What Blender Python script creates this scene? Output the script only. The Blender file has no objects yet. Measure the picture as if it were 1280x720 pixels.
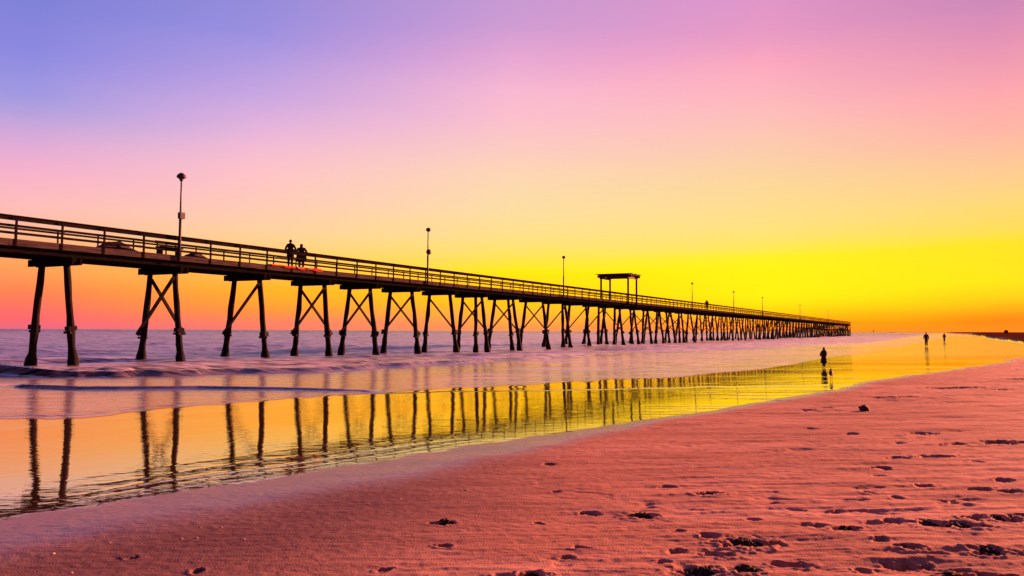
import bpy, math, random
import numpy as np
from mathutils import Vector, Matrix, Euler, noise as mn

random.seed(7)
sc = bpy.context.scene
col = sc.collection
R = math.radians
EYE = 1.85
EXPO = 2.0
K = 1.0 / 2 ** EXPO

# ------------------------------------------------------------------ camera
cam_d = bpy.data.cameras.new('camera')
cam = bpy.data.objects.new('camera', cam_d)
col.objects.link(cam)
cam_d.sensor_width = 36
cam_d.lens = 36 * 1000 / 1280
cam_d.clip_end = 20000
cam_d.clip_start = 0.05
PITCH = math.atan(53.4 / 1000)
ROLL = 0.0042
rot = Matrix.Rotation(math.pi / 2 + PITCH, 3, 'X') @ Matrix.Rotation(ROLL, 3, 'Z')
cam.matrix_world = Matrix.Translation((0, 0, EYE)) @ rot.to_4x4()
sc.camera = cam

def ray(px, py):
    return rot @ Vector(((px - 640) / 1000, (360 - py) / 1000, -1))
def at_z(px, py, z):
    r = ray(px, py)
    t = (z - EYE) / r.z
    return Vector((r.x * t, r.y * t, z))
def at_y(px, py, y):
    r = ray(px, py)
    t = y / r.y
    return Vector((r.x * t, y, EYE + r.z * t))
def proj(p):
    q = rot.transposed() @ (Vector(p) - Vector((0, 0, EYE)))
    return 640 + 1000 * q.x / -q.z, 360 - 1000 * q.y / -q.z

# ------------------------------------------------------------------ helpers
def lin(c):
    return tuple(((v / 255) / 12.92 if v / 255 <= 0.04045 else ((v / 255 + 0.055) / 1.055) ** 2.4) for v in c)

def tag(o, label=None, cat=None, group=None, kind=None):
    if label: o['label'] = label
    if cat: o['category'] = cat
    if group: o['group'] = group
    if kind: o['kind'] = kind
    return o

def empty(name, loc=(0, 0, 0), rz=0, parent=None):
    o = bpy.data.objects.new(name, None)
    col.objects.link(o)
    o.location = loc
    o.rotation_euler = (0, 0, rz)
    if parent: o.parent = parent
    return o

class MB:
    def __init__(s):
        s.v = []; s.f = []
    def box(s, c, sz, rz=0.0, tilt=0.0):
        c = Vector(c); m = Matrix.Rotation(rz, 3, 'Z') @ Matrix.Rotation(tilt, 3, 'Y')
        b = len(s.v)
        for dx in (-.5, .5):
            for dy in (-.5, .5):
                for dz in (-.5, .5):
                    s.v.append(c + m @ Vector((dx * sz[0], dy * sz[1], dz * sz[2])))
        for q in ((0, 1, 3, 2), (4, 6, 7, 5), (0, 4, 5, 1), (2, 3, 7, 6), (0, 2, 6, 4), (1, 5, 7, 3)):
            s.f.append([b + i for i in q])
        return s
    def beam(s, p, q, w, h):
        """square timber from p to q; w across, h in the other direction"""
        p = Vector(p); q = Vector(q); d = (q - p).normalized()
        up = Vector((1, 0, 0)) if abs(d.z) > .3 else Vector((0, 0, 1))
        a = d.cross(up).normalized(); c = a.cross(d).normalized()
        b = len(s.v)
        for e in (p, q):
            for sa, sc_ in ((-1, -1), (1, -1), (1, 1), (-1, 1)):
                s.v.append(e + a * sa * w / 2 + c * sc_ * h / 2)
        s.f += [[b, b + 1, b + 2, b + 3], [b + 7, b + 6, b + 5, b + 4]]
        for i in range(4):
            j = (i + 1) % 4
            s.f.append([b + i, b + 4 + i, b + 4 + j, b + j])
        return s
    def tube(s, pts, rs, n=10, wob=0.0):
        pts = [Vector(p) for p in pts]; b0 = len(s.v)
        for i, p in enumerate(pts):
            d = (pts[min(i + 1, len(pts) - 1)] - pts[max(i - 1, 0)]).normalized()
            up = Vector((1, 0, 0)) if abs(d.z) > .6 else Vector((0, 0, 1))
            a = d.cross(up).normalized(); c = a.cross(d)
            for k in range(n):
                t = 2 * math.pi * k / n
                r = rs[i] * (1 + wob * mn.noise(Vector((p.x * 3 + k * 1.7, p.y * 3, p.z * 3))))
                s.v.append(p + (a * math.cos(t) + c * math.sin(t)) * r)
        for i in range(len(pts) - 1):
            for k in range(n):
                k2 = (k + 1) % n
                s.f.append([b0 + i * n + k, b0 + i * n + k2, b0 + (i + 1) * n + k2, b0 + (i + 1) * n + k])
        s.f.append([b0 + k for k in range(n)][::-1])
        e = b0 + (len(pts) - 1) * n
        s.f.append([e + k for k in range(n)])
        return s
    def ball(s, c, r, n=12, m=8):
        c = Vector(c); r = Vector(r) if not isinstance(r, (int, float)) else Vector((r, r, r))
        b = len(s.v)
        s.v.append(c - Vector((0, 0, r.z)))
        for i in range(1, m):
            ph = -math.pi / 2 + math.pi * i / m
            for k in range(n):
                t = 2 * math.pi * k / n
                s.v.append(c + Vector((r.x * math.cos(ph) * math.cos(t), r.y * math.cos(ph) * math.sin(t), r.z * math.sin(ph))))
        s.v.append(c + Vector((0, 0, r.z)))
        for k in range(n):
            s.f.append([b, b + 1 + (k + 1) % n, b + 1 + k])
            s.f.append([len(s.v) - 1, len(s.v) - 1 - n + k, len(s.v) - 1 - n + (k + 1) % n])
        for i in range(m - 2):
            for k in range(n):
                k2 = (k + 1) % n; u = b + 1 + i * n
                s.f.append([u + k, u + k2, u + n + k2, u + n + k])
        return s
    def build(s, name, mat, parent=None, smooth=False):
        me = bpy.data.meshes.new(name)
        me.from_pydata([tuple(v) for v in s.v], [], s.f)
        me.materials.append(mat)
        if smooth:
            me.polygons.foreach_set('use_smooth', [True] * len(me.polygons))
        o = bpy.data.objects.new(name, me)
        col.objects.link(o)
        if parent: o.parent = parent
        return o

# ------------------------------------------------------------------ materials
def base_mat(name, c, rough=.8, spec=.3, var=.35, scale=3.0, stretch=(1, 1, 1), bump=.0, metal=0):
    m = bpy.data.materials.new(name); m.use_nodes = True
    nt = m.node_tree; N = nt.nodes; L = nt.links
    bs = N['Principled BSDF']
    tc = N.new('ShaderNodeTexCoord'); mp = N.new('ShaderNodeMapping'); nz = N.new('ShaderNodeTexNoise')
    mp.inputs['Scale'].default_value = stretch
    nz.inputs['Scale'].default_value = scale; nz.inputs['Detail'].default_value = 6
    L.new(tc.outputs['Object'], mp.inputs[0]); L.new(mp.outputs[0], nz.inputs['Vector'])
    cr = N.new('ShaderNodeValToRGB')
    cr.color_ramp.elements[0].position = .3; cr.color_ramp.elements[1].position = .7
    cr.color_ramp.elements[0].color = tuple(v * (1 - var) for v in c) + (1,)
    cr.color_ramp.elements[1].color = tuple(min(1, v * (1 + var)) for v in c) + (1,)
    L.new(nz.outputs['Fac'], cr.inputs[0]); L.new(cr.outputs[0], bs.inputs['Base Color'])
    bs.inputs['Roughness'].default_value = rough
    bs.inputs['Specular IOR Level'].default_value = spec
    bs.inputs['Metallic'].default_value = metal
    if bump:
        b = N.new('ShaderNodeBump'); b.inputs['Strength'].default_value = 1; b.inputs['Distance'].default_value = bump
        L.new(nz.outputs['Fac'], b.inputs['Height']); L.new(b.outputs[0], bs.inputs['Normal'])
    return m

M = {
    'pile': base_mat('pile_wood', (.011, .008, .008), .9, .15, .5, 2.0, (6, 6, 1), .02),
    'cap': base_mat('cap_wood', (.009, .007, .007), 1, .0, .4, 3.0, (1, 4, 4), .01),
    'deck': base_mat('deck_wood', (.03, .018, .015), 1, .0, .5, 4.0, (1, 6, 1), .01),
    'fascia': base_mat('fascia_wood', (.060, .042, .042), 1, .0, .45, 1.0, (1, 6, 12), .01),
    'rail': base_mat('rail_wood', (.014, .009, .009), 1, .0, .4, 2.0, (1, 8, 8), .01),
    'lamp': base_mat('lamp_metal', (.10, .08, .08), .55, .4, .2, 8.0),
    'lamp_dark': base_mat('lamp_dark_metal', (.03, .02, .02), .6, .3, .3, 8.0),
    'tarp': base_mat('tarpaulin', (.035, .020, .022), .8, .2, .4, 3.0),
    'red': base_mat('red_cloth', (.42, .010, .012), .85, .1, .25, 5.0),
    'pale': base_mat('pale_cloth', (.28, .16, .14), .85, .1, .15, 8.0),
    'skin': base_mat('skin', (.28, .15, .10), .6, .3, .1, 10),
    'hair': base_mat('hair', (.02, .012, .01), .6, .3, .3, 40),
    'coat': base_mat('dark_coat', (.035, .012, .014), .85, .1, .3, 10),
    'coat2': base_mat('maroon_coat', (.055, .014, .020), .85, .1, .3, 10),
    'trouser': base_mat('dark_trousers', (.02, .012, .016), .85, .1, .3, 10),
    'stone': base_mat('dark_stone', (.05, .03, .025), .8, .3, .5, 12, (1, 1, 1), .01),
    'fleck': base_mat('fleck', (.40, .30, .30), .5, .4, .15, 30),
    'roof': base_mat('shelter_roof', (.05, .02, .02), .8, .2, .3, 4),
    'hut': base_mat('hut_wall', (.06, .02, .015), .8, .2, .3, 2),
    'sail': base_mat('sail_cloth', (.20, .08, .04), .8, .1, .1, 2),
    'feather': base_mat('feather', (.06, .035, .025), .7, .2, .4, 20),
}

# ------------------------------------------------------------------ world
SUN_AZ, SUN_EL = 50.0, 12.0
def build_world():
    w = bpy.data.worlds.new('World'); sc.world = w; w.use_nodes = True
    nt = w.node_tree; N = nt.nodes; L = nt.links
    for n in list(N): N.remove(n)
    out = N.new('ShaderNodeOutputWorld')
    tc = N.new('ShaderNodeTexCoord')
    sep = N.new('ShaderNodeSeparateXYZ'); L.new(tc.outputs['Generated'], sep.inputs[0])
    def math_(op, a, b=None):
        n = N.new('ShaderNodeMath'); n.operation = op
        for i, v in enumerate((a, b)):
            if v is None: continue
            if isinstance(v, (int, float)): n.inputs[i].default_value = v
            else: L.new(v, n.inputs[i])
        return n.outputs[0]
    el = math_('DEGREES', None); el_n = el.node
    L.new(math_('ARCSINE', sep.outputs['Z']), el_n.inputs[0])
    azr = math_('ARCTAN2', sep.outputs['X'], sep.outputs['Y'])
    az = math_('MULTIPLY', azr, 57.29578)
    # faint drifting layers in the air: a little noise on the elevation
    nz = N.new('ShaderNodeTexNoise'); mp = N.new('ShaderNodeMapping')
    mp.inputs['Scale'].default_value = (1.2, 1.2, 9)
    L.new(tc.outputs['Generated'], mp.inputs[0]); L.new(mp.outputs[0], nz.inputs['Vector'])
    nz.inputs['Scale'].default_value = 2.0; nz.inputs['Detail'].default_value = 3
    off = math_('MULTIPLY', math_('SUBTRACT', nz.outputs['Fac'], .5), 1.6)
    el2 = math_('ADD', el, off)
    pos = math_('DIVIDE', el2, 90.0)
    Z = (74, 56, 105)
    cols = {
        30: [(0, (128, 130, 216)), (57, (140, 136, 224)), (114, (160, 152, 225)), (149, (188, 163, 220)), (183, (222, 170, 215)), (217, (248, 178, 203)),
             (252, (255, 190, 185)), (292, (255, 185, 140)), (332, (255, 165, 90)), (366, (252, 132, 82)), (395, (246, 104, 108)), (408, (238, 105, 130))],
        320: [(0, (150, 140, 220)), (42, (156, 144, 224)), (83, (182, 157, 225)), (125, (205, 168, 224)), (158, (230, 180, 219)), (187, (245, 188, 210)), (217, (254, 195, 200)),
              (250, (255, 201, 185)), (292, (255, 210, 155)), (330, (255, 200, 85)), (360, (255, 178, 38)), (385, (255, 150, 60)), (408, (242, 125, 105))],
        640: [(0, (200, 154, 210)), (34, (208, 156, 210)), (69, (230, 166, 210)), (115, (248, 184, 209)), (151, (252, 191, 205)), (183, (252, 201, 195)), (220, (253, 214, 180)),
              (266, (253, 222, 160)), (298, (254, 225, 128)), (322, (255, 229, 70)), (338, (255, 236, 5)), (380, (255, 205, 5)), (400, (252, 175, 60)), (410, (248, 150, 85))],
        960: [(0, (224, 150, 200)), (32, (230, 152, 196)), (79, (250, 166, 190)), (116, (254, 180, 190)), (148, (253, 191, 185)), (190, (252, 205, 170)), (232, (252, 216, 150)),
              (274, (251, 224, 132)), (303, (251, 229, 98)), (318, (254, 240, 30)), (334, (255, 244, 0)), (370, (255, 242, 0)), (388, (255, 215, 0)), (402, (255, 175, 0)), (412, (252, 150, 25))],
        1250: [(0, (206, 136, 184)), (57, (228, 146, 180)), (114, (253, 166, 174)), (160, (253, 181, 165)), (206, (252, 200, 150)), (246, (252, 215, 120)), (286, (252, 220, 88)),
               (308, (253, 228, 22)), (355, (255, 231, 0)), (378, (255, 198, 0)), (390, (255, 160, 0)), (402, (251, 132, 5)), (413, (254, 142, 25))],
    }
    # the photograph's brightest sky is clipped in red (and partly in green): the real radiance there is higher
    def skyc(c):
        r, g, b = lin(c)
        r *= 1 + .50 * max(0, min(1, (c[0] - 235) / 15)) * max(0, min(1, (150 - c[2]) / 130))
        return (r * K, g * K, b * K, 1)
    def ramp(stops):
        n = N.new('ShaderNodeValToRGB'); L.new(pos, n.inputs[0])
        cr = n.color_ramp; cr.interpolation = 'LINEAR'
        stops = sorted(stops)
        cr.elements[0].position = stops[0][0]; cr.elements[0].color = skyc(stops[0][1])
        cr.elements[1].position = stops[-1][0]; cr.elements[1].color = skyc(stops[-1][1])
        for p, c in stops[1:-1]:
            e = cr.elements.new(p); e.color = skyc(c)
        return n.outputs[0]
    knots = []
    back = [(0, (50, 26, 36)), (.06, (50, 30, 46)), (.2, (46, 34, 62)), (.5, (56, 44, 82)), (.9, Z)]
    knots.append((-180, ramp(back)))
    knots.append((-80, ramp([(0, (215, 110, 140)), (.04, (220, 130, 150)), (.12, (150, 130, 205)), (.25, (115, 110, 200)), (.5, (95, 85, 165)), (.9, Z)])))
    for px, st in sorted(cols.items()):
        azk = math.degrees(math.atan((px - 640) / 1000))
        rr = []
        for y, c in st:
            r = ray(px, y); e = math.degrees(math.asin(r.normalized().z))
            rr.append((max(0, e) / 90, c))
        top = rr[0][1]
        mid = tuple((a * .45 + b * .55) for a, b in zip(top, Z))
        rr += [(.42, mid), (.75, Z)]
        knots.append((azk, ramp(rr)))
    knots.append((65, ramp([(0, (250, 120, 20)), (.04, (255, 160, 30)), (.08, (255, 190, 90)), (.2, (245, 150, 160)), (.5, (170, 120, 190)), (.9, Z)])))
    knots.append((120, ramp([(0, (110, 42, 48)), (.06, (95, 46, 60)), (.2, (75, 46, 76)), (.5, (66, 48, 88)), (.9, Z)])))
    knots.append((180, knots[0][1]))
    cur = knots[0][1]
    for i in range(1, len(knots)):
        mr = N.new('ShaderNodeMapRange'); mr.clamp = True; mr.interpolation_type = 'LINEAR'
        mr.inputs['From Min'].default_value = knots[i - 1][0]; mr.inputs['From Max'].default_value = knots[i][0]
        L.new(az, mr.inputs['Value'])
        mx = N.new('ShaderNodeMix'); mx.data_type = 'RGBA'
        L.new(mr.outputs[0], mx.inputs['Factor']); L.new(cur, mx.inputs[6]); L.new(knots[i][1], mx.inputs[7])
        cur = mx.outputs[2]
    bg = N.new('ShaderNodeBackground'); L.new(cur, bg.inputs[0]); bg.inputs[1].default_value = 1
    sky = N.new('ShaderNodeTexSky'); sky.sky_type = 'NISHITA'; sky.sun_disc = False
    sky.sun_elevation = R(SUN_EL); sky.sun_rotation = R(SUN_AZ)
    bg2 = N.new('ShaderNodeBackground'); L.new(sky.outputs[0], bg2.inputs[0]); bg2.inputs[1].default_value = 0.0003
    add = N.new('ShaderNodeAddShader'); L.new(bg.outputs[0], add.inputs[0]); L.new(bg2.outputs[0], add.inputs[1])
    L.new(add.outputs[0], out.inputs['Surface'])
build_world()

sun_d = bpy.data.lights.new('sun', 'SUN'); sun = bpy.data.objects.new('sun', sun_d); col.objects.link(sun)
sun_d.energy = 4.2; sun_d.angle = R(1.2); sun_d.color = (1.0, .32, .175)
sd = Vector((math.sin(R(SUN_AZ)) * math.cos(R(SUN_EL)), math.cos(R(SUN_AZ)) * math.cos(R(SUN_EL)), math.sin(R(SUN_EL))))
sun.rotation_euler = (-sd).to_track_quat('-Z', 'Y').to_euler()
sun.location = sd * 50

# ------------------------------------------------------------------ ground & water
def vnoise(x, y, seed=0):
    xi = np.floor(x).astype(np.int64); yi = np.floor(y).astype(np.int64)
    xf = x - xi; yf = y - yi
    def h(a, b):
        n = (a * 374761393 + b * 668265263 + seed * 1442695041) & 0xffffffff
        n = ((n ^ (n >> 13)) * 1274126177) & 0xffffffff
        n = n ^ (n >> 16)
        return (n & 0xffff) / 65535.0
    u = xf * xf * xf * (xf * (xf * 6 - 15) + 10); v = yf * yf * yf * (yf * (yf * 6 - 15) + 10)
    return (h(xi, yi) * (1 - u) + h(xi + 1, yi) * u) * (1 - v) + (h(xi, yi + 1) * (1 - u) + h(xi + 1, yi + 1) * u) * v
def fbm(x, y, o=4, seed=0):
    s = 0; a = .5; t = 0
    for i in range(o):
        s = s + a * vnoise(x * 2 ** i + 17.3 * i, y * 2 ** i + 5.1 * i, seed + i); t += a; a *= .5
    return s / t
def sstep(a, b, x):
    t = np.clip((x - a) / (b - a), 0, 1); return t * t * (3 - 2 * t)

S_N = np.array([-.766, .643])
def terrain(X, Y):
    s = X * S_N[0] + Y * S_N[1] - 7.0
    d = np.hypot(X, Y)
    s = s + (fbm(X / 9, Y / 9, 3, 11) - .5) * 1.2 * np.clip(d / 12, .3, 1.2) + (fbm(X / 1.3, Y / 1.3, 2, 5) - .5) * .07
    z = 0
    for dd, wt in ((-3, .1), (-1.5, .2), (0, .4), (1.5, .2), (3, .1)):
        z = z + wt * np.interp(s + dd, [-200, -60, -7, 0, 8, 18, 32, 1e5], [2.5, 1.2, .57, .40, .18, .07, 0, 0])
    return s, z

PX = lambda X, Y: 640 + 1000 * X / np.maximum(Y, .1)

DENTS = [  # px, py, width in px, depth factor
 (688,578,16,.6),(697,612,9,.6),(738,637,20,.7),(674,650,10,.5),(801,641,30,1.0),(884,616,26,1.0),(835,604,18,.5),(725,681,20,.8),(709,692,14,.5),
 (664,716,30,1.3),(886,666,24,.7),(928,675,46,1.7),(842,685,20,.7),(890,688,36,.6),(826,698,14,.5),(878,709,40,1.3),(930,708,30,1.2),(846,660,14,.4),
 (1120,570,22,.8),(1160,568,40,.6),(1096,583,20,.9),(1096,590,18,.6),(1150,604,22,.8),(1080,612,12,.4),(1118,618,14,.7),(1224,609,24,1.0),(1258,612,26,.9),
 (1175,622,18,.6),(1247,597,16,.7),(995,634,18,.7),(1044,634,12,.5),(1068,635,15,.8),(1095,638,18,.6),(1015,654,26,.9),(1054,659,26,1.0),(1085,651,18,.7),
 (1110,650,26,.7),(1160,653,34,1.0),(1196,654,32,1.1),(1215,646,26,1.0),(1245,646,34,1.1),(1274,643,20,.9),(1222,656,18,1.0),(968,675,20,.6),(1095,672,16,.6),
 (1128,681,24,1.0),(1160,688,22,.7),(1230,685,38,1.6),(1276,687,20,.9),(972,699,16,.6),(998,700,22,.8),(1075,706,14,.5),(1120,701,34,.6),(1150,700,16,.6),
 (1200,707,22,.9),(1188,716,30,1.1),(1228,711,22,.8),(1260,716,30,1.1),(1192,554,20,.8),(1235,530,10,.5),(1246,552,30,.8),(1010,511,14,.4),(1034,509,10,.4),
 (1110,496,50,.5),(1250,486,26,.8),(1190,484,60,.5),(1265,474,30,.6),(176,691,17,1.0),(255,707,7,.7),(557,650,24,.8),(558,678,20,.9),
 (485,707,15,.7),(635,719,30,1.0),(1150,540,30,.4),(1215,575,20,.5),(1060,541,16,.4),(1012,535,16,.4),(940,645,14,.4)]

def build_ground():
    ROWV = np.concatenate([np.arange(400, 322, -4), np.arange(322, 95, -.62), np.arange(95, 20, -.3), np.arange(20, 1.0, -.25), [.8, .6, .45, .33, .24]])
    rad = 1.38 * 1000 / ROWV
    rad = np.concatenate([[.25, 1.0, 2.0, 2.8], rad])
    fine = np.arctan(np.arange(-770, 771, 2.0) / 1000)
    coarse = np.concatenate([np.radians(np.arange(38.2, 60, 1.0)), np.radians(np.arange(60, 180, 5.0))])
    az = np.concatenate([-coarse[::-1], fine, coarse, [math.pi]])
    nr, na = len(rad), len(az)
    A, RR = np.meshgrid(az, rad)
    # keep rows straight in front, circular elsewhere is fine
    X = RR * np.sin(A); Y = RR * np.cos(A)
    s, z = terrain(X, Y)
    front = Y > 1
    px = np.where(front, PX(X, Y), np.where(X > 0, 5000, -5000))
    py = np.where(front, 413.4 + (px - 640) * .0042 + 1000 * (EYE - z) / np.maximum(Y, 1), 2000)
    D = np.hypot(X, Y)
    # --- headland on the right
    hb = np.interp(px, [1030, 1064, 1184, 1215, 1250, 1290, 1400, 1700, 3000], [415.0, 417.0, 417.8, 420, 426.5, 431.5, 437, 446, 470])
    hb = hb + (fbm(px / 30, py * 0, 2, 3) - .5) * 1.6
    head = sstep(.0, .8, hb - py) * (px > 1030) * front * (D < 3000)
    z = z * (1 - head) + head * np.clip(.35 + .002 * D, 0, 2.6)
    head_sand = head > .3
    # --- zones of the shallow water
    bp = np.interp(px, [-800, 0, 100, 170, 230, 300, 400, 480, 560, 650, 750, 850, 950, 1000, 1040, 1090, 1130, 1160, 1190, 1300, 1700],
                   [540, 524, 522, 514.5, 508, 503, 495.5, 491, 485.5, 481, 475.5, 471, 462, 453, 447, 441, 433, 427, 421, 420, 420])
    bp = bp + (vnoise(px / 23, py * 0, 8) - .5) * 2.0
    w2 = np.interp(px, [-800, 20, 100, 250, 350, 430, 500], [478, 482, 486, 485, 488, 491, 493]) + (vnoise(px / 40, py * 0, 9) - .5) * 1.5
    w1 = np.interp(px, [-800, 0, 100, 250, 400, 560, 640, 720, 900, 1000, 1100, 1160, 1300], [456, 467, 470, 467, 463, 455, 450.5, 446, 440, 436, 428, 420, 410]) + (vnoise(px / 30, py * 0, 10) - .5) * 1.6
    pool = sstep(-1.2, .8, py - bp)
    sea = sstep(3, -5, py - w1) * (1 - pool)
    # ripple strength 0..1
    mid = (1 - pool)
    rip = pool * .06 + mid * .40
    rip = np.maximum(rip, sea)
    # smoother wet streaks of the far right
    rgt = sstep(900, 1100, px) * sstep(428, 440, py) * (1 - pool)
    rip = rip * (1 - .6 * rgt)
    pink = mid * sstep(420, 620, px) * sstep(1250, 1000, px)
    rip = np.maximum(rip, pink * (.40 + .22 * sstep(.3, .7, fbm(px / 180, py / 2.2, 3, 33))))
    rip = np.maximum(rip, (1 - pool) * sstep(60, -60, px) * .5)
    streak = fbm(px / 260, py / 3.2, 3, 21)
    streak2 = fbm(px / 140, py / 1.4, 3, 27)
    foam = sea * .42 + pink * .5 * sstep(.35, .6, streak) + mid * .18
    foam = foam * (1 - pool)
    # foamy crests next to the breaking lines
    foam = np.maximum(foam, .9 * np.exp(-((py - (w1 - 5)) / 2.2) ** 2) * sstep(60, 140, px) * sstep(760, 500, px))
    foam = np.maximum(foam, .7 * np.exp(-((py - (w2 - 2)) / 2) ** 2) * sstep(110, 10, px))
    deep = sea * sstep(462, 445, py) * (1 - .75 * sstep(300, 1000, px))
    deep = np.clip(deep, 0, 1)
    rip = np.where(D > 40, np.maximum(rip, .5 * sea), rip)
    # right: faint dull streaks in the yellow film
    dull = pool * sstep(.55, .72, streak2) * .18 * sstep(700, 1000, px)
    rip = rip + dull
    # --- geometry of the wavelets
    zw = z.copy()
    face = np.zeros_like(X)  # mask for the shade painted on the wave fronts
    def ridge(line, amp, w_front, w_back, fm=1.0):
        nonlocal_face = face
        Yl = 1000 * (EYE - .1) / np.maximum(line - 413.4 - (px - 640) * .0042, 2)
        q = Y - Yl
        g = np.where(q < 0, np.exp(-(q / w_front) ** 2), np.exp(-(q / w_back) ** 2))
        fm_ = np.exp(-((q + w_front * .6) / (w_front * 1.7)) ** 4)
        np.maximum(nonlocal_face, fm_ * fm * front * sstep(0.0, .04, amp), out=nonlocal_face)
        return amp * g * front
    zw += ridge(w1 - 1, np.interp(px, [-400, 0, 90, 250, 500, 700, 760], [.42, .42, .22, .20, .17, .10, 0]), .36, 1.6)
    zw += ridge(w1 - 6.5, np.interp(px, [-400, 0, 90, 250, 500, 640, 700], [.0, .05, .09, .08, .04, .02, 0]), .5, 1.0)
    zw += ridge(w2, np.interp(px, [-400, 15, 30, 250, 430, 500], [0, 0, .10, .09, .06, .01]), .15, .8)
    zw += ridge(bp, np.interp(px, [-400, 0, 480, 800, 900], [.012, .012, .010, .006, 0]), .10, .5)
    l3 = np.interp(px, [760, 850, 940], [464, 457, 449.5])
    zw += ridge(l3, np.interp(px, [740, 800, 850, 935, 945], [0, .03, .06, .06, 0]), .4, 1.0)
    l4 = np.interp(px, [700, 850, 1010], [446, 440, 433])
    zw += ridge(l4, np.interp(px, [690, 760, 1000, 1020], [0, .06, .06, 0]), .9, 1.5)
    l5 = np.interp(px, [880, 1100, 1180], [441, 435, 432])
    zw += ridge(l5, np.interp(px, [880, 950, 1150, 1180], [0, .05, .05, 0]), .9, 1.5)
    # small waves of open water
    sw = sea * sstep(0, 1, (D - 25) / 15)
    ca, sa = math.cos(.5), math.sin(.5)
    U = X * ca + Y * sa; V = -X * sa + Y * ca
    wv = (fbm(U / 9, V / 2.4, 4, 31) - .5) * .65
    zw += sw * wv * np.clip(1.2 - D / 900, 0, 1)
    # long low rollers further out
    zw += sw * .10 * np.sin(V / 6.5 + 3 * fbm(U / 30, V / 30, 2, 41)) * np.clip(1.2 - D / 700, 0, 1)
    foam_sea = sw * sstep(.50, .60, fbm(U / 9, V / 1.5, 5, 51)) * 1.0
    foam = np.maximum(foam, foam_sea)
    Dn = 1850 / np.maximum(D, 5)
    chop = fbm(A * 55, Dn / 1.3, 3, 101) * .6 + fbm(A * 160, Dn / .8, 2, 103) * .4
    left = sstep(900, 300, px)
    foam = np.maximum(foam, sw * sstep(.53, .64, chop) * (.35 + .4 * left) * sstep(1.0, 4, Dn))
    chopd = sw * sstep(.48, .38, chop) * (.25 + .5 * left)
    foam = np.where(sw > .3, foam * sstep(900, 150, D), foam)
    # ripples where the film ends on the sand
    amp_e = sstep(.25, .55, fbm(X / 2.5, Y / 2.5, 2, 61)) * sstep(900, 450, px)
    for sc0, am, wd in ((.18, .0009, .03), (.36, .0015, .045), (.70, .0026, .06), (1.12, .0018, .07), (1.7, .0010, .08)):
        ss = s + (fbm(X / .9 + sc0 * 20, Y / .9, 2, 63) - .5) * .22
        zw += am * amp_e * np.exp(-((ss - sc0) / wd) ** 2) * (s > 0) * (s < 3)
    # --- dry sand relief
    sand = sstep(.05, -.25, s)
    right = sstep(-.3, .45, (px - 640) / 640 + (py - 560) / 500) * (D < 60)
    right = np.where(D < 60, sstep(500, 1150, px + (py - 560) * 1.2), 1)
    lump = (fbm(X / .55, Y / .17, 4, 71) - .5)
    low = (fbm(X / 1.8, Y / .6, 3, 73) - .5)
    streaks = (fbm(X / .6, Y / .075, 3, 91) - .5) * sstep(14, 9, D) + (fbm(X / 1.2, Y / .25, 3, 92) - .5) * sstep(7, 14, D)
    zs = sand * (.021 * right * streaks + (.008 + .018 * right) * lump + .05 * low * (.3 + .7 * right))
    tread = sstep(.60, .74, fbm(X / .34, Y / .20, 3, 77)) * right * sstep(.4, .55, fbm(X / 2.2, Y / 1.1, 2, 79))
    zs -= sand * tread * .016
    grain = (fbm(X / .05, Y / .05, 2, 81) - .5) * .006 * (D < 12)
    zs += sand * grain
    for (dx, dy, w, k) in DENTS:
        hz = 413.4 + (dx - 640) * .0042
        yy = 1000 * 1.32 / (dy - hz)
        for _ in range(3):
            _, zt = terrain(np.array([(dx - 640) / 1000 * yy]), np.array([yy]))
            yy = 1000 * (EYE - zt[0]) / (dy - hz)
        xx = (dx - 640) / 1000 * yy
        rx = max(w / 2 / 1000 * yy, .03) * 1.0; ry = max(min(rx * .75, .16), .035)
        m = (np.abs(X - xx) < rx * 3) & (np.abs(Y - yy) < ry * 4)
        qx = (X[m] - xx) / rx; qy = (Y[m] - yy) / ry
        jag = (fbm(X[m] / .06 + dx, Y[m] / .06, 3, 5) - .5) * 2.0 + (fbm(X[m] / .025 + dx, Y[m] / .025, 2, 6) - .5) * .8
        q = np.sqrt(qx ** 2 + qy ** 2) + jag
        dep = .10 * k * (yy / 8) ** .35
        zs[m] += -dep * sstep(1.25, .55, q) + .006 * k * np.exp(-((q - 1.6) / .35) ** 2)
    Zf = zw + zs
    shore = np.clip(s, -6, 6)
    shore = np.where(head_sand, -1 - 3 * head, shore)
    shore = np.where((~front) & (s > 0) & (D < 3), -.5, shore)
    wetm = shore > 0
    rip = np.where(wetm, rip, 0)
    P = np.stack([X, Y, Zf], -1).reshape(-1, 3)
    idx = np.arange(nr * na).reshape(nr, na)
    # quads, wrapping round in azimuth
    nxt = np.roll(idx, -1, axis=1)
    q = np.stack([idx[:-1], nxt[:-1], nxt[1:], idx[1:]], -1)    # nr-1, na, 4
    q = q[..., ::-1]
    sm = shore[:-1, :]
    opens = (np.where(front, py < w1 - 3, s > 32)[:-1, :]) & (sm > 0)
    head_f = head_sand[:-1, :]
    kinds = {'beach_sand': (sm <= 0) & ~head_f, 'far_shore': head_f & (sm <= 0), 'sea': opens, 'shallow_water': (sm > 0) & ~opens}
    dampw = sstep(-5.2, -1.8, s) * sstep(1.3, -1.6, X) * (s < 3)
    refl = pool + (1 - pool) * .6 * (1 - sea * (1 - .7 * sstep(450, 800, px)))
    rip = np.where(pool > .5, np.maximum(rip, .30 * sstep(30, 70, D)), rip)
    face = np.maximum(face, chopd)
    wdt = .55 + 1.4 * sstep(3.5, -1.5, X)
    dampn = np.clip(1 + (s + .1) / wdt, 0, 1) * (1 - head)
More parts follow.
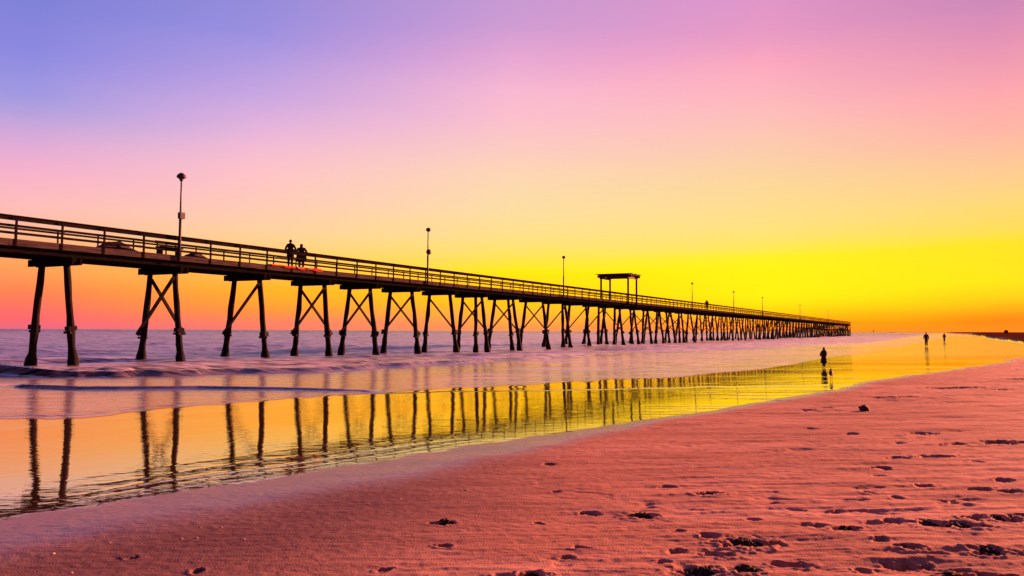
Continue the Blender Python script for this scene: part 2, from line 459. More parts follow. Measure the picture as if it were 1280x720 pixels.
    attrs = {'dampn': dampn, 'refl': refl, 'face': face, 'dampw': dampw, 'shore': shore, 'rip': np.clip(rip, 0, 1), 'foam': np.clip(foam, 0, 1), 'deep': deep, 'far': head}
    mat = shore_mat()
    for name, mk in kinds.items():
        F = q[mk]
        used, inv = np.unique(F.reshape(-1), return_inverse=True)
        me = bpy.data.meshes.new(name)
        me.vertices.add(len(used)); me.vertices.foreach_set('co', P[used].astype(np.float32).reshape(-1))
        nf = len(F)
        me.loops.add(nf * 4); me.loops.foreach_set('vertex_index', inv.astype(np.int32).reshape(-1))
        me.polygons.add(nf); me.polygons.foreach_set('loop_start', np.arange(0, nf * 4, 4, dtype=np.int32))
        me.polygons.foreach_set('use_smooth', np.ones(nf, dtype=bool))
        me.update(calc_edges=True)
        for an, arr in attrs.items():
            a = me.attributes.new(an, 'FLOAT', 'POINT'); a.data.foreach_set('value', arr.reshape(-1)[used].astype(np.float32))
        me.materials.append(mat)
        o = bpy.data.objects.new(name, me); col.objects.link(o)
        tag(o, kind='structure')

def shore_mat():
    m = bpy.data.materials.new('shore'); m.use_nodes = True
    nt = m.node_tree; N = nt.nodes; L = nt.links
    for n in list(N): N.remove(n)
    out = N.new('ShaderNodeOutputMaterial')
    def attr(n):
        a = N.new('ShaderNodeAttribute'); a.attribute_name = n; return a.outputs['Fac']
    def mth(op, a, b=None, c=None):
        n = N.new('ShaderNodeMath'); n.operation = op
        for i, v in enumerate((a, b, c)):
            if v is None: continue
            if isinstance(v, (int, float)): n.inputs[i].default_value = v
            else: L.new(v, n.inputs[i])
        return n.outputs[0]
    def mr(v, a, b, c=0., d=1., smooth=True):
        n = N.new('ShaderNodeMapRange'); n.interpolation_type = 'SMOOTHSTEP' if smooth else 'LINEAR'
        L.new(v, n.inputs[0])
        for i, x in zip((1, 2, 3, 4), (a, b, c, d)): n.inputs[i].default_value = x
        return n.outputs[0]
    def noise(scale, stretch=(1, 1, 1), det=4, rz=0, rough=.5):
        tc = N.new('ShaderNodeTexCoord'); mp = N.new('ShaderNodeMapping'); nz = N.new('ShaderNodeTexNoise')
        mp.inputs['Scale'].default_value = stretch; mp.inputs['Rotation'].default_value = (0, 0, rz)
        nz.inputs['Scale'].default_value = scale; nz.inputs['Detail'].default_value = det; nz.inputs['Roughness'].default_value = rough
        L.new(tc.outputs['Object'], mp.inputs[0]); L.new(mp.outputs[0], nz.inputs['Vector'])
        return nz.outputs['Fac']
    def mixc(f, a, b):
        n = N.new('ShaderNodeMix'); n.data_type = 'RGBA'
        if isinstance(f, (int, float)): n.inputs[0].default_value = f
        else: L.new(f, n.inputs[0])
        for i, v in ((6, a), (7, b)):
            if isinstance(v, tuple): n.inputs[i].default_value = v + (1,)
            else: L.new(v, n.inputs[i])
        return n.outputs[2]
    def mixs(f, a, b):
        n = N.new('ShaderNodeMixShader'); L.new(f, n.inputs[0]); L.new(a, n.inputs[1]); L.new(b, n.inputs[2]); return n.outputs[0]
    shore = attr('shore'); rip = attr('rip'); foam = attr('foam'); deep = attr('deep'); far = attr('far')
    n_edge = noise(1.6, (1, 1, 1), 5)
    sh = mth('ADD', shore, mth('MULTIPLY', mth('SUBTRACT', n_edge, .5), .5))
    wet = mr(sh, -.06, .06)
    damp = mr(mth('ADD', attr('dampn'), mth('MULTIPLY', mth('SUBTRACT', n_edge, .5), .35)), .05, .95)
    # sand
    nA = noise(1.1, (.6, 2.2, 1), 6, .15); nB = noise(60, (1, 1, 1), 3); nC = noise(9, (.6, 1.6, 1), 6)
    dry = mixc(mr(nA, .35, .65), (.60, .31, .23), (.45, .21, .145))
    dry = mixc(mr(noise(.35, (.5, 1.6, 1), 5, .1), .42, .62, 0, .55), dry, (.36, .16, .11))
    dry = mixc(mr(nC, .35, .75, 0, .7), dry, (.36, .165, .12))
    dry = mixc(mr(nB, .5, .75, 0, .35), dry, (.24, .11, .09))
    dry = mixc(far, dry, (.09, .022, .018))  # backlit darkness of the far shore is put into its sand colour
    dmp = mixc(mr(nA, .3, .7), (.19, .11, .11), (.24, .13, .12))
    dry = mixc(mth('MULTIPLY', attr('dampw'), .8), dry, (.105, .062, .080))
    scol = mixc(damp, dry, dmp)
    bmp = N.new('ShaderNodeBump'); bmp.inputs['Distance'].default_value = .007; bmp.inputs['Strength'].default_value = 1
    L.new(mth('ADD', noise(90, (1, 1, 1), 4), mth('MULTIPLY', nC, 1.5)), bmp.inputs['Height'])
    sand = N.new('ShaderNodeBsdfPrincipled')
    L.new(scol, sand.inputs['Base Color']); L.new(mr(damp, 0, 1, .95, .17), sand.inputs['Roughness'])
    L.new(mth('MULTIPLY', mr(damp, 0, 1, .06, .6), mth('SUBTRACT', 1.0, far)), sand.inputs['Specular IOR Level'])
    L.new(mr(damp, 0, 1, 1.4, 2.2), sand.inputs['IOR']); L.new(bmp.outputs[0], sand.inputs['Normal'])
    # water and film
    h1 = noise(1.0, (1.3, 6.5, 1), 3, .12); h2 = noise(1.0, (4, 14, 1), 3, .05); h3 = noise(.9, (.35, 1.6, 1), 5, .35, .6)
    film_h = mth('ADD', mth('MULTIPLY', noise(1.0, (3.2, 6.5, 1), 2), .0017), mth('ADD', mth('MULTIPLY', h1, .0008), mth('MULTIPLY', h2, .0007)))
    sea_h = mth('MULTIPLY', h3, mr(deep, 0, 1, .20, .24))
    hh = mth('ADD', mth('MULTIPLY', sea_h, mth('MULTIPLY', rip, rip)), film_h)
    b2 = N.new('ShaderNodeBump'); b2.inputs['Distance'].default_value = 1; b2.inputs['Strength'].default_value = 1
    L.new(hh, b2.inputs['Height'])
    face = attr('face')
    wcol = mixc(face, mixc(deep, mixc(mr(rip, .08, .3), (.07, .035, .02), (.20, .11, .10)), (.030, .036, .14)), (.024, .008, .018))  # dark shade of the wave fronts is put into the water colour
    water = N.new('ShaderNodeBsdfPrincipled')
    L.new(wcol, water.inputs['Base Color'])
    L.new(mr(rip, .04, .9, .02, .30, False), water.inputs['Roughness'])
    ior = mth('ADD', mth('MULTIPLY', attr('refl'), 11.0), 1.42)
    L.new(mth('ADD', mth('MULTIPLY', ior, mth('SUBTRACT', 1.0, face)), mth('MULTIPLY', face, 1.12)), water.inputs['IOR'])
    L.new(b2.outputs[0], water.inputs['Normal'])
    fo = N.new('ShaderNodeBsdfPrincipled'); L.new(mixc(deep, (.80, .70, .72), (.50, .55, .85)), fo.inputs['Base Color']); fo.inputs['Roughness'].default_value = .6
    fn = mth('MULTIPLY', mr(noise(1.3, (.5, 3.0, 1), 6, .2, .6), .40, .62), foam)
    wf = mixs(fn, water.outputs[0], fo.outputs[0])
    L.new(mixs(wet, sand.outputs[0], wf), out.inputs['Surface'])
    return m
build_ground()

# ------------------------------------------------------------------ pier
VP = ray(1167, 415.5); DIR = Vector((VP.x, VP.y, 0)).normalized()
RZ = math.atan2(DIR.y, DIR.x)
LEFT = Vector((-DIR.y, DIR.x, 0))          # away from the camera
P0 = at_y(224, 296, 43.3)                   # top of the near rail
Z_RAIL = P0.z
Z_DECK = Z_RAIL - 1.02
WID = 3.6
base0 = Vector((P0.x, P0.y, 0)) + LEFT * (WID / 2)
def pier_w(t, off, z):                      # off: + away from camera
    return base0 + DIR * t + LEFT * off + Vector((0, 0, z))
def t_at(px, off, z):
    lo, hi = -60., 420.
    for _ in range(50):
        m = (lo + hi) / 2
        if proj(pier_w(m, off, z))[0] < px: lo = m
        else: hi = m
    return (lo + hi) / 2
pier = empty('pier', tuple(base0), RZ)
tag(pier, 'long dark wooden pier on splayed timber piles running out over the wet beach', 'pier')

centres = [68, 203.5, 308.6, 390.5, 450, 501, 550, 590, 630, 668]
ts = [t_at(c, 0, Z_DECK - 1.15) for c in centres]
print('bents', [round(t, 1) for t in ts])
T_END = t_at(1063, -WID / 2, Z_DECK)
step = 5.9
while ts[-1] + step < T_END - 1: ts.append(ts[-1] + step)
ts = [ts[0] - 14, ts[0] - 7] + ts
print('T_END', T_END, 'n bents', len(ts), 'Z_RAIL', Z_RAIL)
T0 = ts[0] - 4
TOTAL_MID = (T0 + T_END) / 2; LEN = T_END - T0
zd = Z_DECK
# deck
d = MB(); x = T0
d.box((TOTAL_MID, 0, zd - .035), (LEN, WID - .06, .07))
d.build('deck', M['deck'], pier)
fa = MB(); x = T0
while x < T_END:
    l = min(4.9, T_END - x)
    for sgn in (-1, 1):
        fa.box((x + l / 2, sgn * (WID / 2 + .02), zd - .16 + random.uniform(-.012, .012)), (l - .012, .05, .30), 0, random.uniform(-.0015, .0015))
    x += l
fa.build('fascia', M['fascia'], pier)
for y in (-1.5, -.5, .5, 1.5):
    st = MB(); x = T0
    while x < T_END:
        l = min(6, T_END - x)
        st.box((x + l / 2, y + random.uniform(-.01, .01), zd - .07 - .27), (l - .01, .16, .50 + random.uniform(-.015, .015)))
        x += l
    st.build('stringer', M['cap'], pier)

def railing(side):
    r = MB(); x = T0; y = side * (WID / 2 + .0)
    sp = 2.17
    rails = ((Z_RAIL - .10, .20, .06), (Z_RAIL - .42, .115, .04), (Z_RAIL - .76, .115, .04)) if side < 0 else ((Z_RAIL - .12, .10, .05),)
    n = 0
    while x < T_END:
        l = min(sp * 2, T_END - x)
        for (z, h, w) in rails:
            r.box((x + l / 2, y - side * .07, z + random.uniform(-.008, .008)), (l - .008, w, h), 0, random.uniform(-.0025, .0025))
        if side < 0:
            r.box((x + l / 2, y - side * .06, Z_RAIL + .02), (l - .008, .16, .035), 0, random.uniform(-.001, .001))
        x += l
    rp = r.build('railing', M['rail'], pier)
    # posts
    posts = [t_at(p, -WID / 2, Z_DECK + .5) for p in (19.5, 77, 129.6, 179)]
    t = posts[-1] + sp
    while t < T_END: posts.append(t); t += sp
    t = posts[0] - sp
    while t > T0: posts.insert(0, t); t -= sp
    rest = MB()
    k0 = 0
    wpost = .10 if side < 0 else .07
    for i, t in enumerate(posts):
        lean = random.uniform(-.012, .012)
        zb = zd - .30
        mb = MB() if i < 99 else rest
        mb.box((t, y + side * .055 + 0, (zb + Z_RAIL - .02) / 2), (wpost + random.uniform(-.01, .01), .055, Z_RAIL - .02 - zb), 0, lean)
        if i < 99: mb.build('post', M['rail'], rp)
    o = rest.build('post', M['rail'], rp); tag(o, kind='stuff')
    return rp
railing(-1); railing(1)

# trestles
z_cap_b = zd - .59 - .36
for i, t in enumerate(ts):
    tr = empty('trestle', (t, 0, 0), 0, pier)
    k = i - 2                                    # 0 = first bent seen in the photo
    capb = MB().box((-.20, 0, zd - .60 - .17), (.12, 3.5, .34)).box((.20, 0, zd - .60 - .17), (.12, 3.5, .34))
    capb.box((0, -1.2, zd - .60 - .10), (.50, 1.0, .20)) if k >= 0 else None
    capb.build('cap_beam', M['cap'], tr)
    offs = [(-.98 + random.uniform(-.08, .08), -1.68 + random.uniform(-.15, .15)), (.98 + random.uniform(-.08, .08), 1.72 + random.uniform(-.15, .15))]
    if k in (7, 8, 10) or k > 11: offs.append((-.45 + random.uniform(-.25, .25), -.6 + random.uniform(-.4, .4)))
    if k > 30: offs.append((.5, 1.0))
    ztop = zd - .62
    ends = []
    for (yt, yb) in offs:
        r = .165 if k < 20 else .15
        pts = []; rs = []
        lx = random.uniform(-.10, .10)
        for u, rr in ((0, 1.6), (.06, 1.7), (.12, 1.45), (.17, 1.2), (.24, 1.06), (.36, 1.1), (.5, .96), (.64, 1.04), (.8, .95), (1, .9)):
            bow = .05 * math.sin(u * math.pi) * random.uniform(-1, 1)
            pts.append((lx * (1 - u), yb + (yt - yb) * u + bow, -.3 + (ztop + .3) * u)); rs.append(r * rr * random.uniform(.92, 1.1))
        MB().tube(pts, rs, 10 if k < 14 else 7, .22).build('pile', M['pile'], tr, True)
        ends.append((yt, yb, lx))
        if k < 22:
            # collar round the pile about eye height, where the braces bolt on
            zc = random.uniform(1.55, 2.0); u = zc / ztop
            yc = yb + (yt - yb) * u
            MB().box((.0, yc + (-.07 if yb < 0 else .07), zc), (.40, .38, random.uniform(.18, .32)), random.uniform(-.4, .4), random.uniform(-.15, .15)).box((-.02, yc, zc - .2), (.40, .34, .12), random.uniform(-.4, .4)).build('collar', M['pile'], tr)
    zhi, zlo = zd - 1.35, 1.75
    def yat(j, z):
        yt, yb, lx = ends[j]; return yb + (yt - yb) * (z + .3) / (ztop + .3)
    mode = {0: '', 1: 'x', 2: '/', 3: 'x', 4: 'x', 5: 'x', 6: '\\', 7: 'x', 8: 'x', 9: 'x'}.get(k, random.choice(['x', 'x', '/', '\\']))
    ext = .18
    if mode in ('x', '/'):       # from the near pile's top down to the far pile
        MB().beam((-.27, yat(0, zhi) - ext, zhi + ext), (-.27, yat(1, zlo) + ext, zlo - ext), .09, .20).build('brace', M['pile'], tr)
    if mode in ('x', '\\'):
        MB().beam((.27, yat(1, zhi) + ext, zhi + ext), (.27, yat(0, zlo) - ext, zlo - ext), .09, .20).build('brace', M['pile'], tr)
    if k > 42:
        MB().beam((.2, -2.0, 2.9), (.2, 2.0, 2.9), .12, .35).build('brace', M['pile'], tr)
        if k % 2: MB().beam((0, -1.5, 2.9), (step, -1.5, .9), .1, .2).build('brace', M['pile'], tr)
# end platform: longitudinal walers and a closing row of fender piles
MB().beam((T_END - 130, -1.75, 2.75), (T_END, -1.75, 2.75), .12, .35).build('waler', M['cap'], pier)
e = MB()
for y in (-1.7, -.6, .6, 1.7):
    e.tube([(T_END, y, -.3), (T_END, y, Z_RAIL + .1)], [.2, .17], 8)
e.build('fender_pile', M['pile'], pier)

def pt(t, off, z):
    return tuple(pier_w(t, off, z))

# lamp posts on the near edge
lamps = [(224, 'tall lamp post with dome head and junction box, nearest on the pier'),
         (534, 'lamp post with round head and round box halfway, right of the two people'),
         (704, 'thin lamp post on the pier just left of the roofed shelter'),
         (865, 'thin lamp post on the pier right of the shelter, just left of the lone figure'),
         (917, 'small lamp post on the pier just right of the lone figure on the deck'),
         (953, 'tiny far lamp post on the pier, third to the right of the shelter'),
         (1000, 'faint far lamp post near the pier end, second from the last'),
         (1035, 'last and farthest lamp post close to the end of the pier')]
HL = None
for i, (px, lab) in enumerate(lamps):
    t = t_at(px, -WID / 2 - .12, zd + 1)
    near = i == 0
    r = empty('pier_lamp', pt(t, -WID / 2 - .17, zd - .3), RZ)
    tag(r, lab, 'lamp post', 'lamp posts along the pier')
    H = 4.56 if near else 4.35
    H -= .0
    th = 1.0 if i < 2 else (1.1 if i < 4 else 1.3)
    MB().tube([(0, 0, 0), (0, 0, 2.35)], [.075 * th, .07 * th], 10).build('lower_pole', M['lamp_dark'], r, True)
    MB().tube([(0, 0, 2.35), (.01, 0, H)], [.05 * th, .04 * th], 8).build('pole', M['lamp'], r, True)
    hb = MB()
    if near:
        hb.tube([(0, 0, H - .1), (0, 0, H - .02), (0, 0, H + .10), (0, 0, H + .2), (0, 0, H + .24)], [.12, .25, .23, .12, .04], 14)
        hb.tube([(.0, 0, H - .22), (.0, 0, H - .1)], [.07, .12], 10)
    else:
        hb.ball((.04, 0, H + .08), (.2, .2, .17), 12, 8)
    hb.build('lamp_head', M['lamp_dark'], r, True)
    if near:
        MB().box((.02, -.06, 2.45), (.30, .22, .34)).tube([(0, 0, 2.3), (0, 0, 2.62)], [.11, .11], 8).build('junction_box', M['lamp_dark'], r)
    elif i == 1:
        MB().ball((.05, -.05, 2.62), (.24, .2, .23), 12, 8).build('junction_box', M['lamp_dark'], r, True)

# shelter
ta = t_at(784, -WID / 2, zd + 1); tb = t_at(794.5, -WID / 2, zd + 1)
sh = empty('shelter', pt((ta + tb) / 2, 0, zd), RZ)
tag(sh, 'open shelter with flat dark roof on four posts standing over the pier deck', 'shelter')
hl = (tb - ta) / 2; HS = 3.25
for sx in (-1, 1):
    for sy in (-1, 1):
        MB().beam((sx * hl, sy * 1.93, -.75), (sx * hl, sy * 1.93, HS), .2, .2).build('post', M['rail'], sh)
rf = MB()
rf.box((0, 0, HS + .37), (hl * 2 + 1.1, 4.5, .10))
for sx in (-1, 1): rf.box((sx * hl, 0, HS + .16), (.16, 4.9, .3))
for sy in (-1, 1): rf.box((0, sy * 1.98, HS - .14 + .12), (hl * 2 + .7, .14, .26))
rfo = rf.build('roof', M['roof'], sh)
rr = MB()
for j in range(6):
    rr.box((-hl - .4 + j * (2 * hl + .8) / 5, 0, HS + .46), (.1, 5.2 - .2 * (j % 2), .08))
rr.build('batten', M['roof'], rfo)

# ------------------------------------------------------------------ people
def skin_mesh(verts, edges, radii, root=0, lev=2):
    me = bpy.data.meshes.new('tmp'); me.from_pydata(verts, edges, [])
    o = bpy.data.objects.new('tmp', me); col.objects.link(o)
    md = o.modifiers.new('Skin', 'SKIN'); md.use_smooth_shade = True
    sl = me.skin_vertices[0].data
    for i, r in enumerate(radii):
        r = r if isinstance(r, tuple) else (r, r)
        sl[i].radius = r; sl[i].use_root = (i == root)
    sb = o.modifiers.new('Sub', 'SUBSURF'); sb.levels = lev; sb.render_levels = lev
    dg = bpy.context.evaluated_depsgraph_get(); dg.update()
    m2 = bpy.data.meshes.new_from_object(o.evaluated_get(dg))
    vs = [v.co.copy() for v in m2.vertices]; fs = [list(p.vertices) for p in m2.polygons]
    bpy.data.objects.remove(o); bpy.data.meshes.remove(me); bpy.data.meshes.remove(m2)
    return vs, fs
def addmesh(mb, vf):
    b = len(mb.v); mb.v += vf[0]; mb.f += [[b + i for i in f] for f in vf[1]]

def person(label, loc, rz, H=1.75, pose='stand', coat='coat', trousers='trouser', coat_len=.78, hairlong=False, skirt=False, wide=1.0):
    root = empty('person', tuple(loc), rz)
    tag(root, label, 'person', None)
    k = H / 1.75
    root.scale = (k, k, k)
    # joints: facing -y
    if pose == 'walk': lh = [(.10, -.16), (-.02, .22)]
    else: lh = [(.0, 0), (.0, .03)]
    elb = {'stand': ((.29, .06, 1.18), (.29, .06, 1.18)), 'pocket': ((.31, .09, 1.18), (.31, .09, 1.18)), 'walk': ((.25, .14, 1.17), (.24, -.10, 1.18)),
           'hold': ((.27, .02, 1.16), (.30, -.06, 1.18))}[pose]
    wri = {'stand': ((.24, -.08, .97), (.24, -.08, .97)), 'pocket': ((.20, -.03, .97), (.20, -.03, .97)), 'walk': ((.24, .06, .93), (.24, -.28, 1.0)),
           'hold': ((.12, -.20, 1.08), (.14, -.24, 1.02))}[pose]
    V = [(0, 0, .96), (0, 0, 1.14), (0, .01, 1.33), (0, .01, 1.46), (0, .0, 1.54), (0, -.015, 1.62), (0, -.01, 1.70)]
    RD = [(.15, .11), (.135, .10), (.16, .115), (.12, .09), (.055, .06), (.078, .09), (.065, .078)]
    E = [(0, 1), (1, 2), (2, 3), (3, 4), (4, 5), (5, 6)]
    for j, s in enumerate((-1, 1)):
        b = len(V)
        ex, wx = elb[j], wri[j]
        V += [(s * .16, .01, 1.43), (s * ex[0], ex[1], ex[2]), (s * wx[0], wx[1], wx[2])]
        dv = Vector((s * wx[0] - s * ex[0], wx[1] - ex[1], wx[2] - ex[2])).normalized()
        hp = Vector(V[-1]) + dv * .08; V.append(tuple(hp))
        RD += [.062, .045, .03, (.036, .022)]
        E += [(3, b), (b, b + 1), (b + 1, b + 2), (b + 2, b + 3)]
    for j, s in enumerate((-1, 1)):
        b = len(V); fwd, kick = lh[j][1], lh[j][0]
        V += [(s * .09, 0, .88), (s * .10, fwd * .55 - .02, .49), (s * .10, fwd, .09), (s * .11, fwd - .14, .035)]
        RD += [.085, .06, .042, (.042, .03)]
        E += [(0, b), (b, b + 1), (b + 1, b + 2), (b + 2, b + 3)]
    body = MB(); addmesh(body, skin_mesh(V, E, RD))
    # face, ears and fingers, joined into the one body mesh
    body.tube([(0, -.085, 1.66), (0, -.115, 1.625)], [.010, .018], 6)
    body.ball((0, -.088, 1.585), (.026, .012, .008), 8, 4)
    for s in (-1, 1):
        body.ball((s * .078, 0, 1.635), (.012, .02, .03), 8, 6)
        body.ball((s * .032, -.083, 1.655), (.013, .008, .009), 8, 4)
    for j, s in enumerate((-1, 1)):
        h = Vector(V[7 + j * 4 + 3]); w = Vector(V[7 + j * 4 + 2]); dv = (h - w).normalized()
        sd_ = Vector((0, -1, 0)) if abs(dv.y) < .7 else Vector((s, 0, 0))
        for q, ln in ((-.028, .060), (-.010, .072), (.010, .068), (.028, .052)):
            a = h + sd_ * q; bnd = Vector((-s * .018, -.01, 0))
            body.tube([a, a + dv * ln * .6, a + dv * ln + bnd], [.010, .009, .007], 6)
        a = w + dv * .03 + sd_ * .03
        body.tube([a, a + sd_ * .03 + dv * .03, a + sd_ * .032 + dv * .06], [.012, .010, .008], 6)
    body.build('body', M['skin'], root, True)
    # hair
    hb = MB(); hb.ball((0, .018, 1.672), (.093, .106, .09), 14, 9)
    if hairlong: hb.ball((0, .075, 1.56), (.085, .05, .14), 12, 8)
    hb.build('hair', M['hair'], root, True)
    # coat: torso and sleeves over the body
    jv = [(0, .005, coat_len), (0, .005, .98), (0, .0, 1.14), (0, .01, 1.33), (0, .01, 1.47), (0, .005, 1.51)]
    jr = [(.21 * wide, .17 * wide), (.185 * (1 + wide) / 2, .145), (.165, .135), (.19, .145), (.14, .11), (.075, .075)]
    je = [(i, i + 1) for i in range(5)]
    for j, s in enumerate((-1, 1)):
        b = len(jv); ex, wx = elb[j], wri[j]
        jv += [(s * .165, .01, 1.425), (s * ex[0], ex[1], ex[2]), (s * wx[0], wx[1], wx[2])]
        jr += [.085, .068, .052]; je += [(4, b), (b, b + 1), (b + 1, b + 2)]
    jb = MB(); addmesh(jb, skin_mesh(jv, je, jr, 1)); jb.build('coat', M[coat], root, True)
    if skirt:
        sk = MB(); sk.tube([(0, 0, .98), (0, 0, .8), (0, 0, .6), (0, 0, .42)], [.17, .2, .24, .27], 16, .2); sk.build('skirt', M[trousers], root, True)
    if True:
        tv = [(0, 0, .98), (0, 0, .90)]; trr = [(.17, .13), (.16, .13)]; te = [(0, 1)]
        for j, s in enumerate((-1, 1)):
            b = len(tv); fwd = lh[j][1]
            tv += [(s * .095, 0, .84), (s * .10, fwd * .55 - .02, .49), (s * .10, fwd, .14)]
            trr += [.105, .082, .065]; te += [(1, b), (b, b + 1), (b + 1, b + 2)]
        tb_ = MB(); addmesh(tb_, skin_mesh(tv, te, trr, 0)); tb_.build('trousers', M[trousers], root, True)
    return root

t1 = t_at(363, -1.15, zd + 1); t2 = t_at(377.5, -1.15, zd + 1)
person('person in dark coat standing upright, the left and taller of two on the pier', pt(t1, -1.15, zd), R(200), 1.84, 'pocket', 'coat', coat_len=.62, wide=1.4)
person('person in wide maroon coat standing right of the taller companion on the pier', pt(t2, -1.1, zd), R(188), 1.66, 'pocket', 'coat2', coat_len=.45, hairlong=True, wide=2.2).scale.x *= 1.22
t3 = t_at(883.5, -1.2, zd + 1)
person('lone dark figure standing far along the pier deck', pt(t3, -1.2, zd), R(180), 1.85, 'pocket', 'coat', coat_len=.6, wide=1.4)

def ground_at(px, py):
    yy = 20.
    for _ in range(12):
        r = ray(px, py)
        p = at_z(px, py, .2) if _ == 0 else at_z(px, py, zt)
        _, zt = terrain(np.array([p.x]), np.array([p.y])); zt = float(zt[0])
    return Vector((p.x, p.y, zt))
g = ground_at(1158, 433.5)
person('person in dark coat walking in far yellow shallows, left and nearer of two', g, R(160), 1.80 * g.y / 95.0 if False else 1.78, 'walk', 'coat', coat_len=.7, wide=1.1)
g2 = ground_at(1180.5, 428)
person('small far person standing at the edge of the sandbank, right of a nearer walker', g2, R(190), 1.72, 'stand', 'coat2', coat_len=.75)
g3 = ground_at(1030, 460)
print('ground pts', g, g2, g3)
person('child in dark coat and skirt paddling alone in the yellow shallows', g3, R(200), .92, 'hold', 'coat', coat_len=.62, hairlong=True, skirt=True, wide=1.7)

# shorebird beside the child
gb = ground_at(1039, 475)
bd = empty('shorebird', tuple(gb), R(160)); tag(bd, 'small dark shorebird standing in the shallows just right of the child', 'bird')
bb = MB()
addmesh(bb, skin_mesh([(0, .0, .2), (0, -.10, .23), (0, -.15, .31), (0, -.17, .34), (0, .12, .19), (0, .22, .18)], [(0, 1), (1, 2), (2, 3), (0, 4), (4, 5)], [.075, .06, .03, .035, .05, .015]))
bb.tube([(0, -.19, .34), (0, -.27, .32)], [.012, .004], 6)
bb.build('body', M['feather'], bd, True)
for s in (-1, 1):
    MB().tube([(s * .025, 0, .15), (s * .025, .015, .07), (s * .025, 0, 0), (s * .025, -.05, 0)], [.010, .006, .006, .004], 6).build('leg', M['feather'], bd)

# ------------------------------------------------------------------ things on the deck
def heap(name, label, cat, px, L_, Wd, Hh, mat, off=-1.0, seed=0):
    t = t_at(px, off, zd + .2)
    r = empty(name, pt(t, off, zd), RZ); tag(r, label, cat)
    mb = MB(); n, m = 28, 12
    for i in range(n + 1):
        for j in range(m + 1):
            u = i / n * 2 - 1; v = j / m * 2 - 1
            e_ = max(0, (1 - abs(u) ** 1.6)) * max(0, (1 - v * v)) ** .6
            zz = Hh * e_ * (1 + .5 * mn.noise(Vector((u * 2.2 + seed, v * 2, seed)))) + .02
            mb.v.append(Vector((u * L_ / 2, v * Wd / 2, zz)))
    for i in range(n):
        for j in range(m):
            a = i * (m + 1) + j
            mb.f.append([a, a + m + 1, a + m + 2, a + 1])
    b = len(mb.v)
    ring = [j for j in range(m + 1)] + [i * (m + 1) + m for i in range(1, n + 1)] + [n * (m + 1) + j for j in range(m - 1, -1, -1)] + [i * (m + 1) for i in range(n - 1, 0, -1)]
    for q in ring: mb.v.append(Vector((mb.v[q].x, mb.v[q].y, 0)))
    for q in range(len(ring)):
        q2 = (q + 1) % len(ring); mb.f.append([ring[q], ring[q2], b + q2, b + q])
    mb.build('cover', mat, r, True)
    c = MB(); c.tube([(-L_ * .3, -Wd * .3, .05), (0, -Wd * .52, .03), (L_ * .35, -Wd * .35, .05)], [.02, .02, .02], 6); c.build('rope', M['lamp_dark'], r)
    return r
heap('gear_heap', 'low dark mound of covered gear on the pier deck, left of the nearest lamp post', 'gear', 145, 2.3, .9, .46, M['tarp'], -1.0, 3)
heap('gear_heap', 'flatter dark mound of gear on the deck just right of the nearest lamp post', 'gear', 244, 1.5, .8, .34, M['tarp'], -1.0, 9)
tb0 = t_at(212, -1.1, zd + .4)
bn = empty('bench', pt(tb0, -1.1, zd), RZ); tag(bn, 'low dark wooden bench on the pier deck behind the nearest lamp post', 'bench')
MB().box((0, .0, .44), (1.5, .40, .06)).build('seat', M['rail'], bn)
MB().box((0, .22, .72), (1.5, .04, .16)).build('backrest', M['rail'], bn)
for sx in (-.6, .6):
    MB().box((sx, 0, .205), (.08, .36, .41)).build('leg', M['rail'], bn)
    MB().box((sx, .245, .45), (.06, .04, .7)).build('back_support', M['rail'], bn)

# red blanket hung over the deck edge under the two people
ta_, tb_ = t_at(338, -WID / 2, zd), t_at(401, -WID / 2, zd)
bl = empty('blanket', pt((ta_ + tb_) / 2, -WID / 2, zd), RZ); tag(bl, 'crumpled bright red cloth draped over the deck edge below the two people', 'cloth')
def drape(x0, x1, zlow, yo, mat, name, par, seed, hang=.3):
    mb = MB(); n, m = 40, 8
    for i in range(n + 1):
        x = x0 + (x1 - x0) * i / n
        for j in range(m + 1):
            v = j / m
            lowz = hang * (1 + .5 * mn.noise(Vector((x * 1.3 + seed, 0, seed))))
            if v < .35:
                y = .34 - v / .35 * (.34 + yo); z = .05 + .05 * mn.noise(Vector((x * 4, y * 4, seed)))
            else:
                y = -yo - .03 * mn.noise(Vector((x * 5, v * 2, seed))); z = .04 - (v - .35) / .65 * lowz
            mb.v.append(Vector((x, y, z)))
    for i in range(n):
        for j in range(m):
            a = i * (m + 1) + j; mb.f.append([a, a + m + 1, a + m + 2, a + 1])
    o = mb.build(name, mat, par, True)
    md = o.modifiers.new('thick', 'SOLIDIFY'); md.thickness = .012; md.offset = 1
    return o
LB = tb_ - ta_
drape(-LB * .28, LB * .5, 0, .12, M['red'], 'cloth', bl, 4, .15)
drape(-LB * .5, -LB * .27, 0, .11, M['red'], 'cloth', bl, 8, .08)
drape(-LB * .02, LB * .10, 0, .155, M['pale'], 'towel', bl, 2, .13)
drape(LB * .18, LB * .26, 0, .155, M['pale'], 'towel', bl, 5, .10)

